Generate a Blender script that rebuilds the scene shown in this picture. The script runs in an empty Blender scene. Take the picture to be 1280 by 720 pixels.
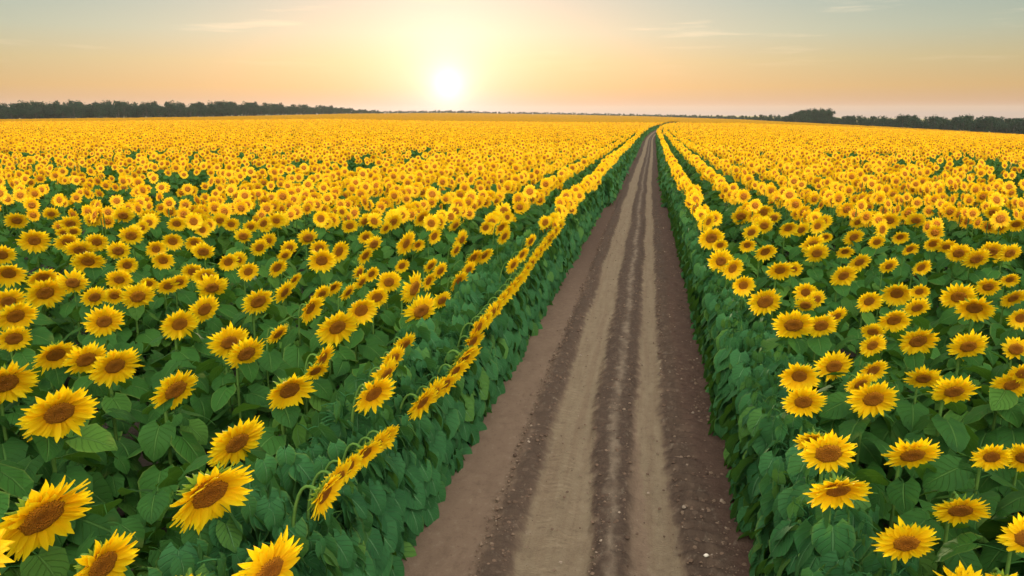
import bpy, math, random
import numpy as np
from mathutils import Vector, Matrix

random.seed(7); RS = np.random.RandomState(7)
col = bpy.context.scene.collection
PI = math.pi
def R(d): return math.radians(d)

# ------------------------------------------------------------------ camera
CAMH = 3.1
FPX = 1004.0                    # focal length in pixels of a 1280 px wide picture
TH = math.atan(220/FPX)         # looks down
YAW = R(9.7)                    # left of the track
cam = bpy.data.cameras.new('camera'); camo = bpy.data.objects.new('camera', cam); col.objects.link(camo)
camo.location = (0, 0, CAMH); camo.rotation_euler = (PI/2-TH, 0, YAW)
cam.sensor_width = 36; cam.lens = 36*FPX/1280; cam.clip_start = .05; cam.clip_end = 30000
bpy.context.scene.camera = camo
Fv = np.array([-math.sin(YAW)*math.cos(TH), math.cos(YAW)*math.cos(TH), -math.sin(TH)])
Rv = np.array([math.cos(YAW), math.sin(YAW), 0.])
Uv = np.cross(Rv, Fv)
def ray(x, y):
    v = Fv + Rv*(x-640)/FPX - Uv*(y-360)/FPX
    return v/np.linalg.norm(v)
def project(p):
    q = np.array(p)-np.array([0, 0, CAMH]); d = q@Fv
    return 640+FPX*(q@Rv)/d, 360-FPX*(q@Uv)/d

# ------------------------------------------------------------------ terrain
PLANT = 1.25
edge_px = [(-400, 152, 430), (0, 149, 430), (266, 146, 480), (431, 142, 650), (560, 141, 1200), (700, 143, 1200), (815, 145.5, 900),
           (920, 149, 560), (1060, 156, 430), (1173, 162, 380), (1280, 168, 350), (1700, 176, 350)]
_az, _T, _R = [], [], []
for px, py, rr in edge_px:
    v = Fv + Rv*(px-640)/FPX - Uv*(py-360)/FPX
    _az.append(math.degrees(math.atan2(v[0], v[1]))); _T.append(-v[2]/math.hypot(v[0], v[1])); _R.append(rr)
def edge_of(azdeg):
    return np.interp(azdeg, _az, _T), np.interp(azdeg, _az, _R)
def zg(x, y):
    x = np.asarray(x, float); y = np.asarray(y, float)
    r = np.maximum(np.hypot(x, y), .01); az = np.degrees(np.arctan2(x, y))
    az = np.clip(az, -75, 60)
    Te, Re = edge_of(az)
    top = CAMH-PLANT
    c0 = .0128*np.cos(np.radians(az)); c1 = Te-top/Re
    t = np.clip((np.log(r)-math.log(35))/(np.log(Re)-math.log(35)), 0, 1); t = t*t*(3-2*t)
    c = c0*(1-t)+c1*t
    rr = np.minimum(r, Re)
    z = -rr*c
    beyond = np.maximum(r-Re, 0)
    return z - beyond*np.maximum(c1, 0)*1.0 - np.minimum(beyond, 40)*.02
def xc(y):                                   # the line the track follows
    y = np.asarray(y, float)
    return np.where(y > 120, .00024*(np.clip(y, 120, 235)-120)**2+.05*np.maximum(y-235, 0), 0.0) - .12*np.exp(-((y-45)/25)**2)

# value noise in numpy
def _h(ix, iy, s):
    n = (ix.astype(np.int64)*374761393 + iy.astype(np.int64)*668265263 + s*974634777) & 0xffffffff
    n = ((n ^ (n >> 13))*1274126177) & 0xffffffff
    return ((n ^ (n >> 16)) & 0xffff)/65535.0
def vnoise(x, y, s=0):
    ix = np.floor(x); iy = np.floor(y); fx = x-ix; fy = y-iy
    fx = fx*fx*(3-2*fx); fy = fy*fy*(3-2*fy)
    a = _h(ix, iy, s); b = _h(ix+1, iy, s); c = _h(ix, iy+1, s); d = _h(ix+1, iy+1, s)
    return (a*(1-fx)+b*fx)*(1-fy)+(c*(1-fx)+d*fx)*fy
def fbm(x, y, s=0, o=3):
    v = 0; a = 1; t = 0
    for k in range(o):
        v = v+a*vnoise(x*2**k, y*2**k, s+k); t += a; a *= .5
    return v/t

# ------------------------------------------------------------------ materials
def newmat(name):
    m = bpy.data.materials.new(name); m.use_nodes = True
    nt = m.node_tree; nt.nodes.clear()
    return m, nt
class NB:
    def __init__(s, nt): s.nt = nt
    def n(s, t, **kw):
        nd = s.nt.nodes.new(t)
        for k, v in kw.items():
            if k.startswith('_'): setattr(nd, k[1:], v)
            else:
                i = nd.inputs[int(k[1:])] if k[0] == 'i' and k[1:].isdigit() else nd.inputs[k.replace('__', ' ')]
                if isinstance(v, bpy.types.NodeSocket): s.nt.links.new(v, i)
                else: i.default_value = v
        return nd
    def math(s, op, a, b=None, c=None, clamp=False):
        nd = s.nt.nodes.new('ShaderNodeMath'); nd.operation = op; nd.use_clamp = clamp
        for i, v in enumerate((a, b, c)):
            if v is None: continue
            if isinstance(v, bpy.types.NodeSocket): s.nt.links.new(v, nd.inputs[i])
            else: nd.inputs[i].default_value = v
        return nd.outputs[0]
    def mix(s, f, a, b, mode='MIX'):
        nd = s.nt.nodes.new('ShaderNodeMix'); nd.data_type = 'RGBA'; nd.blend_type = mode
        for i, v in ((0, f), (6, a), (7, b)):
            if isinstance(v, bpy.types.NodeSocket): s.nt.links.new(v, nd.inputs[i])
            elif i == 0: nd.inputs[0].default_value = v
            else: nd.inputs[i].default_value = (*v, 1)
        return nd.outputs[2]
    def ramp(s, f, pts, interp='LINEAR'):
        nd = s.nt.nodes.new('ShaderNodeValToRGB'); e = nd.color_ramp.elements; nd.color_ramp.interpolation = interp
        while len(e) > 1: e.remove(e[-1])
        e[0].position = pts[0][0]; e[0].color = (*pts[0][1], 1)
        for p, c in pts[1:]:
            q = e.new(p); q.color = (*c, 1)
        s.nt.links.new(f, nd.inputs[0]); return nd.outputs[0]
    def smooth(s, v, a, b, lo=0., hi=1.):
        nd = s.nt.nodes.new('ShaderNodeMapRange'); nd.interpolation_type = 'SMOOTHSTEP'
        s.nt.links.new(v, nd.inputs[0])
        for i, q in ((1, a), (2, b), (3, lo), (4, hi)): nd.inputs[i].default_value = q
        return nd.outputs[0]
    def rnd(s):
        a = s.nt.nodes.new('ShaderNodeAttribute'); a.attribute_name = 'rnd'
        o = s.nt.nodes.new('ShaderNodeObjectInfo')
        return s.math('FRACT', s.math('ADD', a.outputs['Fac'], o.outputs['Random']))
    def surf(s, color, rough=.6, bump=None, bstr=.3, bdist=.01, transl=0., tcol=None, spec=.3):
        b = s.n('ShaderNodeBsdfPrincipled', Roughness=rough); b.inputs['Specular IOR Level'].default_value = spec
        if isinstance(color, tuple): b.inputs['Base Color'].default_value = (*color, 1)
        else: s.nt.links.new(color, b.inputs['Base Color'])
        nrm = None
        if bump is not None:
            bp = s.n('ShaderNodeBump', Strength=bstr, Distance=bdist, Height=bump); nrm = bp.outputs[0]
            s.nt.links.new(nrm, b.inputs['Normal'])
        out = s.nt.nodes.new('ShaderNodeOutputMaterial'); sh = b.outputs[0]
        if transl > 0:
            t = s.nt.nodes.new('ShaderNodeBsdfTranslucent')
            tc = tcol if tcol is not None else color
            if isinstance(tc, tuple): t.inputs[0].default_value = (*tc, 1)
            else: s.nt.links.new(tc, t.inputs[0])
            m = s.nt.nodes.new('ShaderNodeMixShader'); m.inputs[0].default_value = transl
            s.nt.links.new(sh, m.inputs[1]); s.nt.links.new(t.outputs[0], m.inputs[2]); sh = m.outputs[0]
        s.nt.links.new(sh, out.inputs[0])

def mat_petal():
    m, nt = newmat('petal_yellow'); b = NB(nt)
    uv = b.n('ShaderNodeUVMap'); sp = b.n('ShaderNodeSeparateXYZ', i0=uv.outputs[0]); r = b.rnd()
    c = b.ramp(sp.outputs[1], [(0, (.93, .42, .002)), (.30, (.96, .60, .003)), (1, (.97, .74, .007))])
    c2 = b.mix(b.math('MULTIPLY', r, .3), c, (.97, .52, .004))
    w = b.math('ABSOLUTE', b.math('SINE', b.math('MULTIPLY', sp.outputs[0], 14.)))
    b.surf(c2, .55, bump=w, bstr=.25, bdist=.004, transl=.42, spec=.2); return m
def mat_disc():
    m, nt = newmat('seed_disc_brown'); b = NB(nt)
    tc = b.n('ShaderNodeTexCoord'); r = b.rnd()
    v = b.n('ShaderNodeTexVoronoi', Vector=tc.outputs['Object'], Scale=34.)
    uv = b.n('ShaderNodeUVMap'); sp = b.n('ShaderNodeSeparateXYZ', i0=uv.outputs[0])
    c = b.ramp(sp.outputs[1], [(0, (.44, .135, .007)), (.35, (.54, .170, .005)), (.75, (.66, .23, .005)), (1, (.90, .42, .005))])
    c = b.mix(b.math('MULTIPLY', v.outputs[0], .7), c, (.22, .06, .008))
    c = b.mix(b.math('MULTIPLY', r, .35), c, (.26, .09, .012))
    b.surf(c, .8, bump=v.outputs[0], bstr=.8, bdist=.03, spec=.12); return m
def mat_leaf(name, base, light, vein, dry=True):
    m, nt = newmat(name); b = NB(nt)
    uv = b.n('ShaderNodeUVMap'); sp = b.n('ShaderNodeSeparateXYZ', i0=uv.outputs[0]); r = b.rnd()
    tc = b.n('ShaderNodeTexCoord')
    nz = b.n('ShaderNodeTexNoise', Vector=tc.outputs['Object'], Scale=9., Detail=3.)
    au = b.math('ABSOLUTE', sp.outputs[0])
    lat = b.math('FRACT', b.math('MULTIPLY', b.math('SUBTRACT', sp.outputs[1], b.math('MULTIPLY', au, .38)), 6.0))
    lat = b.smooth(b.math('ABSOLUTE', b.math('SUBTRACT', lat, .5)), .0, .10, 1., 0.)
    mid = b.smooth(au, .02, .09, 1., 0.)
    vn = b.math('MAXIMUM', mid, b.math('MULTIPLY', lat, .55))
    c = b.mix(nz.outputs[0], base, light)
    c = b.mix(b.math('MULTIPLY', b.math('POWER', r, 1.6), .8), c, light)
    c = b.mix(b.smooth(b.math('FRACT', b.math('MULTIPLY', r, 7.3)), .80, 1., 0., .55), c, (.10, .20, .022))
    c = b.mix(b.math('MULTIPLY', vn, .55), c, vein)
    if dry:
        n2 = b.n('ShaderNodeTexNoise', Vector=tc.outputs['Object'], Scale=3.1, Detail=2.)
        c = b.mix(b.smooth(n2.outputs[0], .62, .8, 0., .55), c, (.17, .17, .03))
    c = b.mix(b.math('MULTIPLY', b.smooth(au, .86, 1.), b.smooth(r, .55, 1., .0, .45)), c, (.16, .21, .035))
    h = b.math('SUBTRACT', b.math('MULTIPLY', nz.outputs[0], .6), b.math('MULTIPLY', vn, .8))
    b.surf(c, .68, bump=h, bstr=.8, bdist=.015, transl=.22, tcol=(.12, .28, .02), spec=.12); return m
def mat_stem():
    m, nt = newmat('stem_green'); b = NB(nt)
    tc = b.n('ShaderNodeTexCoord'); nz = b.n('ShaderNodeTexNoise', Vector=tc.outputs['Object'], Scale=30.)
    b.surf(b.mix(nz.outputs[0], (.05, .12, .02), (.12, .20, .04)), .6, bump=nz.outputs[0], bstr=.2, transl=.0, spec=.0); return m
def mat_bract():
    m, nt = newmat('bract_green'); b = NB(nt)
    r = b.rnd(); b.surf(b.mix(r, (.15, .28, .025), (.28, .38, .04)), .55, transl=.3, tcol=(.30, .45, .04)); return m
M_pet, M_disc, M_stem, M_bract = mat_petal(), mat_disc(), mat_stem(), mat_bract()
M_leaf = mat_leaf('leaf_green', (.0050, .030, .007), (.037, .120, .016), (.085, .18, .035))
M_edge = mat_leaf('leaf_blue_green', (.0060, .040, .014), (.040, .142, .038), (.12, .25, .10), dry=False)

# ------------------------------------------------------------------ templates (numpy meshes)
class T:
    """verts, polygons as loops, uv per loop, material per polygon, rnd group per polygon"""
    def __init__(s): s.v = []; s.f = []; s.uv = []; s.m = []; s.g = []
    def grid(s, P, UV, mat=0, g=0):
        P = np.asarray(P, float); nr, nc = P.shape[:2]; o = len(s.v); s.v += list(P.reshape(-1, 3))
        for i in range(nr-1):
            for j in range(nc-1):
                ids = [(i, j), (i, j+1), (i+1, j+1), (i+1, j)]
                s.f.append([o+a*nc+b for a, b in ids]); s.uv.append([UV[a][b] for a, b in ids]); s.m.append(mat); s.g.append(g)
    def poly(s, P, UV=None, mat=0, g=0):
        o = len(s.v); s.v += [np.array(p, float) for p in P]
        s.f.append(list(range(o, o+len(P)))); s.uv.append(UV or [(0, .5)]*len(P)); s.m.append(mat); s.g.append(g)
    def add(s, t, M=None):
        o = len(s.v); V = np.array(t.v)
        if M is not None:
            M = np.array(M); V = V@M[:3, :3].T+M[:3, 3]
        s.v += list(V); s.f += [[i+o for i in f] for f in t.f]; s.uv += t.uv; s.m += t.m; s.g += t.g
    def remat(s, k): s.m = [k]*len(s.m); return s
    def pack(s):
        V = np.array(s.v, np.float32); L = np.array([i for f in s.f for i in f], np.int32)
        tot = np.array([len(f) for f in s.f], np.int32)
        return V, L, tot, np.array([u for q in s.uv for u in q], np.float32), np.array(s.m, np.int32), np.array(s.g, np.float32)

def to_mesh(name, packs, mats, smooth=True):
    """packs: list of (V, L, tot, UV, mat, rnd) already placed"""
    voff = 0; Vs, Ls = [], []
    for p in packs:
        Vs.append(p[0]); Ls.append(p[1]+voff); voff += len(p[0])
    V = np.concatenate(Vs); L = np.concatenate(Ls); tot = np.concatenate([p[2] for p in packs])
    UV = np.concatenate([p[3] for p in packs]); mt = np.concatenate([p[4] for p in packs]); rn = np.concatenate([p[5] for p in packs])
    me = bpy.data.meshes.new(name)
    me.vertices.add(len(V)); me.vertices.foreach_set('co', V.astype(np.float32).ravel())
    me.loops.add(len(L)); me.loops.foreach_set('vertex_index', L.astype(np.int32))
    me.polygons.add(len(tot)); st = np.concatenate([[0], np.cumsum(tot)[:-1]]).astype(np.int32)
    me.polygons.foreach_set('loop_start', st)
    me.polygons.foreach_set('material_index', mt.astype(np.int32))
    me.polygons.foreach_set('use_smooth', np.full(len(tot), smooth))
    u = me.uv_layers.new(name='UVMap'); u.data.foreach_set('uv', UV.astype(np.float32).ravel())
    a = me.attributes.new('rnd', 'FLOAT', 'FACE'); a.data.foreach_set('value', rn.astype(np.float32))
    for m in mats: me.materials.append(m)
    me.update(calc_edges=True)
    return me
def place_many(pk, pos, yaw, scl):
    """copies of a packed template at many positions"""
    V, L, tot, UV, mt, g = pk; n = len(pos)
    if n == 0: return None
    c, s = np.cos(yaw), np.sin(yaw)
    X = V[None, :, 0]*c[:, None]-V[None, :, 1]*s[:, None]; Y = V[None, :, 0]*s[:, None]+V[None, :, 1]*c[:, None]
    Z = np.repeat(V[None, :, 2], n, 0)
    P = np.stack([X, Y, Z], -1)*scl[:, None, None]+pos[:, None, :]
    Lm = (L[None, :]+(np.arange(n)*len(V))[:, None]).ravel()
    rn = (g[None, :]*.37+RS.rand(n)[:, None]) % 1.0
    return (P.reshape(-1, 3).astype(np.float32), Lm.astype(np.int32), np.tile(tot, n), np.tile(UV, (n, 1)), np.tile(mt, n), rn.ravel().astype(np.float32))

def frame(n, up=(0, 0, 1)):
    n = np.array(n, float); n /= np.linalg.norm(n); up = np.array(up, float)
    if abs(n@up) > .97: up = np.array([0, 1., 0])
    x = np.cross(up, n); x /= np.linalg.norm(x); y = np.cross(n, x)
    M = np.eye(4); M[:3, 0] = x; M[:3, 1] = y; M[:3, 2] = n; return M

# --- flower head, unit radius, facing +Z
def petals_t(rng, n1=30, n2=26, seg=4, cup=0.):
    wilt = rng.choice((0, 0, .06, .14))
    t = T()
    for layer, n in ((0, n1), (1, n2)):
        for i in range(n):
            a = (i+.5*layer+rng.uniform(-.3, .3))/n*2*PI
            r0 = .36-.02*layer; L = rng.uniform(.52, .68)-.05*layer; w = rng.uniform(.080, .108)
            if rng.random() < .10: L *= .72
            if rng.random() < wilt: continue
            lift = rng.uniform(-.10, .16)+.10*layer+cup; curl = rng.uniform(-.30, .12); tw = rng.uniform(-.6, .6); side = rng.uniform(-.10, .10)
            P, UV = [], []
            for k in range(seg+1):
                q = k/seg; ww = w*(.55+1.25*q-1.8*q**2.6+.0)*1.15 if q < 1 else .002
                ww = max(ww, .003)
                r = r0+L*q; z = .03+.05*layer+lift*q*L*1.2+curl*q*q*L*.6; s0 = side*q*q*L*1.5
                row, ur = [], []
                for j, u in enumerate((-1, 0, 1)):
                    ys = u*ww+s0; zz = z-(0.028 if u == 0 else 0)+u*tw*ww*q*.8
                    row.append((r*math.cos(a)-ys*math.sin(a), r*math.sin(a)+ys*math.cos(a), zz)); ur.append((u, q))
                P.append(row); UV.append(ur)
            t.grid(P, UV, 0, rng.random())
    return t
def disc_t(rng):
    t = T(); N = 28; prof = [(0, .085), (.10, .10), (.22, .125), (.32, .115), (.40, .07), (.44, .0)]
    P, UV = [], []
    for r, z in prof:
        row, ur = [], []
        for j in range(N+1):
            a = (j % N)/N*2*PI; rr = r*(1+(.05*math.sin(a*7+1.3)+.03*math.sin(a*13))*(r > .3))
            row.append((rr*math.cos(a), rr*math.sin(a), z)); ur.append((0, r/.44))
        P.append(row); UV.append(ur)
    t.grid(P, UV, 0, 0); return t
def calyx_t(rng):
    t = T(); N = 16; P, UV = [], []
    for r, z in [(.06, -.28), (.16, -.22), (.30, -.12), (.41, -.02), (.43, .03)]:
        P.append([(r*math.cos(j/N*2*PI), r*math.sin(j/N*2*PI), z) for j in range(N+1)]); UV.append([(0, .5)]*(N+1))
    t.grid(P, UV, 0, .3)
    for layer in (0, 1):
        for i in range(17):
            a = (i+.5*layer+rng.uniform(-.2, .2))/17*2*PI; L = rng.uniform(.26, .42); w = rng.uniform(.06, .085); l = rng.uniform(-.25, .25)
            P, UV = [], []
            for k in range(4):
                q = k/3; ww = w*(1-q**1.6)+.004; r = .36-.06*layer+L*q; z = -.06-.05*layer+l*q*q*L
                P.append([(r*math.cos(a)-u*ww*math.sin(a), r*math.sin(a)+u*ww*math.cos(a), z-(.02 if u == 0 else 0)) for u in (-1, 0, 1)])
                UV.append([(u, q) for u in (-1, 0, 1)])
            t.grid(P, UV, 0, rng.random())
    return t

# --- leaf with its petiole: base at origin, growing along +Y, face up +Z, unit length
def leaf_t(rng, rows=6, half=2, droop=.5, petiole=0., mat=0, pm=None):
    t = T(); g = rng.random(); wmax = rng.uniform(.42, .54); ph = rng.uniform(0, 6); fold = rng.uniform(.05, .28)
    P, UV = [], []
    for i in range(rows+1):
        q = i/rows
        w = wmax*(math.sin(PI*min(1, (q*1.02+.03)**.74)))**.62 if q < 1 else 0.015
        w *= 1+.05*math.sin(q*19+ph); y = q
        row, ur = [], []
        for j in range(-half, half+1):
            u = j/half; back = -.22*abs(u)**1.5*(1-q)**2          # heart lobes behind the stalk
            z = fold*abs(u)*w - droop*q*q*.55 + .03*math.sin(q*11+u*4+ph)*abs(u) - .14*u*u*w
            row.append((u*w, y*(1-.12*droop*q)+back, z)); ur.append((u, q))
        P.append(row); UV.append(ur)
    t.grid(P, UV, mat, g)
    return t
def petiole_t(p0, p1, r=.004, mat=0, sag=.008):
    t = T(); P, UV = [], []
    p0, p1 = np.array(p0, float), np.array(p1, float); d = p1-p0; d /= np.linalg.norm(d)+1e-9
    a = np.cross(d, (0, 0, 1)); a /= np.linalg.norm(a)+1e-9; b = np.cross(d, a)
    for k in range(4):
        q = k/3; c = p0*(1-q)+p1*q+np.array([0, 0, sag*math.sin(q*PI)])
        P.append([c+r*(math.cos(w)*a+math.sin(w)*b) for w in (0, 2.1, 4.2, 2*PI)]); UV.append([(.5, .55)]*4)
    t.grid(P, UV, mat, .5); return t
def foliage_t(seed, n=15, z0=.22, z1=1.02, size=(.22, .33), rows=6, half=2, tilt=(5, 45), plen=(.10, .20), face=None, pet=True):
    """leaves round a stem at the origin; face: direction (rad) that most leaves lean to"""
    rng = random.Random(seed); t = T()
    for i in range(n):
        q = i/(n-1); z = z0+(z1-z0)*q+rng.uniform(-.03, .03)
        a = i*2.4+rng.uniform(-.4, .4)
        if face is not None and rng.random() < .75: a = face+rng.gauss(0, .75)
        s = rng.uniform(*size)*(1-.35*max(0, q-.6)/.4)
        L = rng.uniform(*plen)*(1-.3*q); up = rng.uniform(.0, .35)*L
        base = np.array([math.cos(a)*L, math.sin(a)*L, z+up])
        lf = leaf_t(rng, rows, half, droop=rng.uniform(.2, .9))
        til = R(rng.uniform(*tilt)); roll = R(rng.gauss(0, 18)); yaw = a+rng.gauss(0, .3)
        M = Matrix.Translation(base) @ Matrix.Rotation(yaw-PI/2, 4, 'Z') @ Matrix.Rotation(-til, 4, 'X') @ Matrix.Rotation(roll, 4, 'Y') @ Matrix.Scale(s, 4)
        t.add(lf, M)
        if pet: t.add(petiole_t((0, 0, z), base))
    return t
def tube(pts, radii, n=7, mat=0):
    t = T(); P, UV = [], []; pts = [np.array(p, float) for p in pts]
    for i, c in enumerate(pts):
        d = pts[min(i+1, len(pts)-1)]-pts[max(i-1, 0)]; d /= np.linalg.norm(d)
        a = np.cross(d, (.3, 1, .1)); a /= np.linalg.norm(a); b = np.cross(d, a)
        P.append([c+radii[i]*(math.cos(k/n*2*PI)*a+math.sin(k/n*2*PI)*b) for k in range(n+1)]); UV.append([(k/n, i/len(pts)) for k in range(n+1)])
    t.grid(P, UV, mat, 0); return t
def single(name, t, mats): return to_mesh(name, [t.pack()], mats)

rg = random.Random(3)
PETAL_ME = [single('petals', petals_t(rg, rg.randint(27, 33), rg.randint(24, 29), cup=c), [M_pet]) for c in (-.12, -.02, .06, .14, .0, .28, -.22, .20)]
DISC_ME = [single('seed_disc', disc_t(rg), [M_disc]) for _ in range(2)]
CALYX_ME = [single('flower_head', calyx_t(rg), [M_bract]) for _ in range(3)]
FOL_T = [foliage_t(10+k, n=13+k % 3) for k in range(6)]
FOL_ME = [single('foliage', t, [M_leaf, M_stem]) for t in FOL_T]
# leafy to the ground, leaves leaning to +X and hanging
EDGE_T = [foliage_t(40+k, n=24, z0=.10, z1=1.04, size=(.17, .30), tilt=(38, 86), plen=(.05, .14), face=0.) for k in range(4)]
EDGE_ME = [single('foliage', t, [M_edge, M_stem]) for t in EDGE_T]

# ------------------------------------------------------------------ sky, sun, view
SUNPX = (560, 106)
sd = ray(*SUNPX); SUN_AZ = math.atan2(sd[0], sd[1]); SUN_EL = math.asin(sd[2])
w = bpy.data.worlds.new('World'); bpy.context.scene.world = w; w.use_nodes = True
nt = w.node_tree; nt.nodes.clear(); b = NB(nt)
sky = b.n('ShaderNodeTexSky', _sky_type='NISHITA'); sky.sun_disc = False
sky.sun_elevation = SUN_EL; sky.sun_rotation = SUN_AZ; sky.air_density = 1.4; sky.dust_density = 3.5; sky.ozone_density = 1.5
tc = b.n('ShaderNodeTexCoord'); nv = b.n('ShaderNodeVectorMath', _operation='NORMALIZE', i0=tc.outputs['Generated'])
sp = b.n('ShaderNodeSeparateXYZ', i0=nv.outputs[0]); zz = b.math('MAXIMUM', sp.outputs[2], 0.)
dt = b.n('ShaderNodeVectorMath', _operation='DOT_PRODUCT', i0=nv.outputs[0], i1=tuple(sd)); ang = b.math('ARCCOSINE', b.math('MINIMUM', dt.outputs['Value'], .99999))
g1 = b.ramp(b.math('SQRT', zz), [(0, (.58, .36, .28)), (.10, (.70, .39, .21)), (.17, (.72, .46, .185)), (.24, (.60, .51, .28)), (.30, (.45, .52, .41)), (.36, (.32, .45, .43)),
            (.50, (.60, .68, .60)), (.70, (1.0, 1.0, .95)), (1, (1.0, 1.0, 1.0))])
hi = b.smooth(zz, .16, .45, 1., .85)
# added key light: unseen sky behind the camera brightened to light the heads
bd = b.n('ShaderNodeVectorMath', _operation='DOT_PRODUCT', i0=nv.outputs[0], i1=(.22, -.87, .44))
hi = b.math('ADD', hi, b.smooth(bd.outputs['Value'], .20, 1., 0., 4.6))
# broad light thrown round the sun, dying away sideways
def expo(scale, gain): return b.math('MULTIPLY', b.math('EXPONENT', b.math('MULTIPLY', ang, -1./scale)), gain)
def gau(scale, gain):
    q = b.math('DIVIDE', ang, scale); return b.math('MULTIPLY', b.math('EXPONENT', b.math('MULTIPLY', b.math('MULTIPLY', q, q), -1.)), gain)
side = b.smooth(ang, .05, .75, 1., .78)
g1 = b.mix(1., g1, b.n('ShaderNodeCombineXYZ', i0=side, i1=side, i2=side).outputs[0], 'MULTIPLY')
def tint(f, c):
    return b.mix(1., b.n('ShaderNodeCombineXYZ', i0=f, i1=f, i2=f).outputs[0], c, 'MULTIPLY')
g1 = b.mix(1., g1, tint(expo(.22, .24), (1., .82, .66)), 'ADD')
g1 = b.mix(1., g1, tint(gau(.10, .16), (.60, .66, .95)), 'ADD')
g1 = b.mix(1., g1, tint(gau(.06, .10), (.8, .85, 1.)), 'ADD')
g1 = b.mix(1., g1, tint(gau(.030, .26), (1., .96, .92)), 'ADD')
g1 = b.mix(1., g1, tint(gau(.016, .4), (1., .95, .85)), 'ADD')
# thin streaks of cloud
mp = b.n('ShaderNodeMapping', i0=nv.outputs[0]); mp.inputs['Scale'].default_value = (5, 5, 60); mp.inputs['Rotation'].default_value = (0, R(2), 0)
cn = b.n('ShaderNodeTexNoise', Vector=mp.outputs[0], Scale=1.3, Detail=5., Roughness=.55)
cf = b.math('MULTIPLY', b.smooth(cn.outputs[0], .56, .74), b.smooth(zz, .03, .10, 0., .30))
g1 = b.mix(cf, g1, (1.0, .84, .60))
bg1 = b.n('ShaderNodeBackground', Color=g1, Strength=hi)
bg2 = b.n('ShaderNodeBackground', Color=sky.outputs[0], Strength=.05)
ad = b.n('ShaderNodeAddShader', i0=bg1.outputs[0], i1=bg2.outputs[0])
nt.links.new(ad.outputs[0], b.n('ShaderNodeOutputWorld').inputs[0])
sl = bpy.data.lights.new('sun', 'SUN'); sl.energy = 3.0; sl.angle = R(.7); sl.color = (1., .80, .52)
so = bpy.data.objects.new('sun', sl); col.objects.link(so)
so.rotation_euler = Vector(-sd).to_track_quat('-Z', 'Y').to_euler()
sc = bpy.context.scene
sc.view_settings.view_transform = 'Standard'; sc.view_settings.look = 'None'; sc.view_settings.gamma = 1; sc.view_settings.exposure = .12
sc.view_settings.use_curve_mapping = False
sc.cycles.use_denoising = True; sc.cycles.max_bounces = 6; sc.cycles.transparent_max_bounces = 4; sc.cycles.diffuse_bounces = 3
sc.cycles.glossy_bounces = 2; sc.cycles.transmission_bounces = 3

# ------------------------------------------------------------------ ground
def gridmesh(name, X, Y, Z, mat, smooth=True):
    nr, nc = X.shape; V = np.stack([X, Y, Z], -1).reshape(-1, 3)
    i = np.arange(nr-1)[:, None]*nc+np.arange(nc-1)[None, :]
    L = np.stack([i, i+1, i+nc+1, i+nc], -1).reshape(-1)
    n = (nr-1)*(nc-1)
    me = to_mesh(name, [(V, L, np.full(n, 4), np.zeros((len(L), 2)), np.zeros(n, int), np.zeros(n))], [mat], smooth)
    o = bpy.data.objects.new(name, me); col.objects.link(o); return o
m, nt = newmat('field_soil'); b = NB(nt); tc = b.n('ShaderNodeTexCoord')
n1 = b.n('ShaderNodeTexNoise', Vector=tc.outputs['Object'], Scale=1.2, Detail=6.); n2 = b.n('ShaderNodeTexNoise', Vector=tc.outputs['Object'], Scale=22., Detail=4.)
c = b.mix(n1.outputs[0], (.020, .014, .010), (.06, .040, .026)); c = b.mix(b.math('MULTIPLY', n2.outputs[0], .5), c, (.05, .035, .024))
ln = b.n('ShaderNodeVectorMath', _operation='LENGTH', i0=tc.outputs['Object'])
c = b.mix(b.smooth(ln.outputs['Value'], 250., 520.), c, (.30, .21, .035))
b.surf(c, .9, bump=n2.outputs[0], bstr=.7, bdist=.04); M_soil = m
ra = np.concatenate([np.linspace(.5, 30, 60), np.geomspace(31, 1300, 90), np.geomspace(1400, 3800, 12)])
azs = np.radians(np.linspace(-100, 100, 161))
A_, R_ = np.meshgrid(azs, ra); GX, GY = R_*np.sin(A_), R_*np.cos(A_)
GZ = zg(GX, GY)-.012
d_ = np.abs(GX-xc(GY)); GZ -= .06*np.clip((2.6-d_)/.6, 0, 1)*(GY > 1)
GZ = np.where(R_ > 1300, zg(1300*np.sin(A_), 1300*np.cos(A_))-6, GZ)
g = gridmesh('ground', GX, GY, GZ, M_soil); g['kind'] = 'structure'; g['label'] = 'dark brown soil under the sunflower plants'

# track: bands across, x measured from its centre line
XL, XR = -2.6, 1.9
m, nt = newmat('track_dirt'); b = NB(nt)
uv = b.n('ShaderNodeUVMap'); sp = b.n('ShaderNodeSeparateXYZ', i0=uv.outputs[0])        # u = metres across, v = metres along
def vec(sx, sy):
    return b.n('ShaderNodeCombineXYZ', i0=b.math('MULTIPLY', sp.outputs[0], sx), i1=b.math('MULTIPLY', sp.outputs[1], sy)).outputs[0]
wob = b.n('ShaderNodeTexNoise', Vector=vec(.6, .22), Scale=1., Detail=2.)
wob2 = b.n('ShaderNodeTexNoise', Vector=vec(5, 3), Scale=1.6, Detail=4., Roughness=.6)
u = b.math('ADD', sp.outputs[0], b.math('ADD', b.math('MULTIPLY', b.math('SUBTRACT', wob.outputs[0], .5), .20), b.math('MULTIPLY', b.math('SUBTRACT', wob2.outputs[0], .5), .19)))
u = b.math('ADD', u, b.smooth(sp.outputs[1], 4.5, 9., 0., .28))
wv = b.smooth(sp.outputs[1], 4.5, 9.)
def edge(a, s, up=True):
    a0, a1 = a if isinstance(a, tuple) else (a, a)
    q = b.math('SUBTRACT', u, b.math('MULTIPLY', wv, a1-a0))
    return b.smooth(q, a0-s, a0+s, 0. if up else 1., 1. if up else 0.)
def band(a, c_, s=.028): return b.math('MULTIPLY', edge(a, s), edge(c_, s, False))
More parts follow.
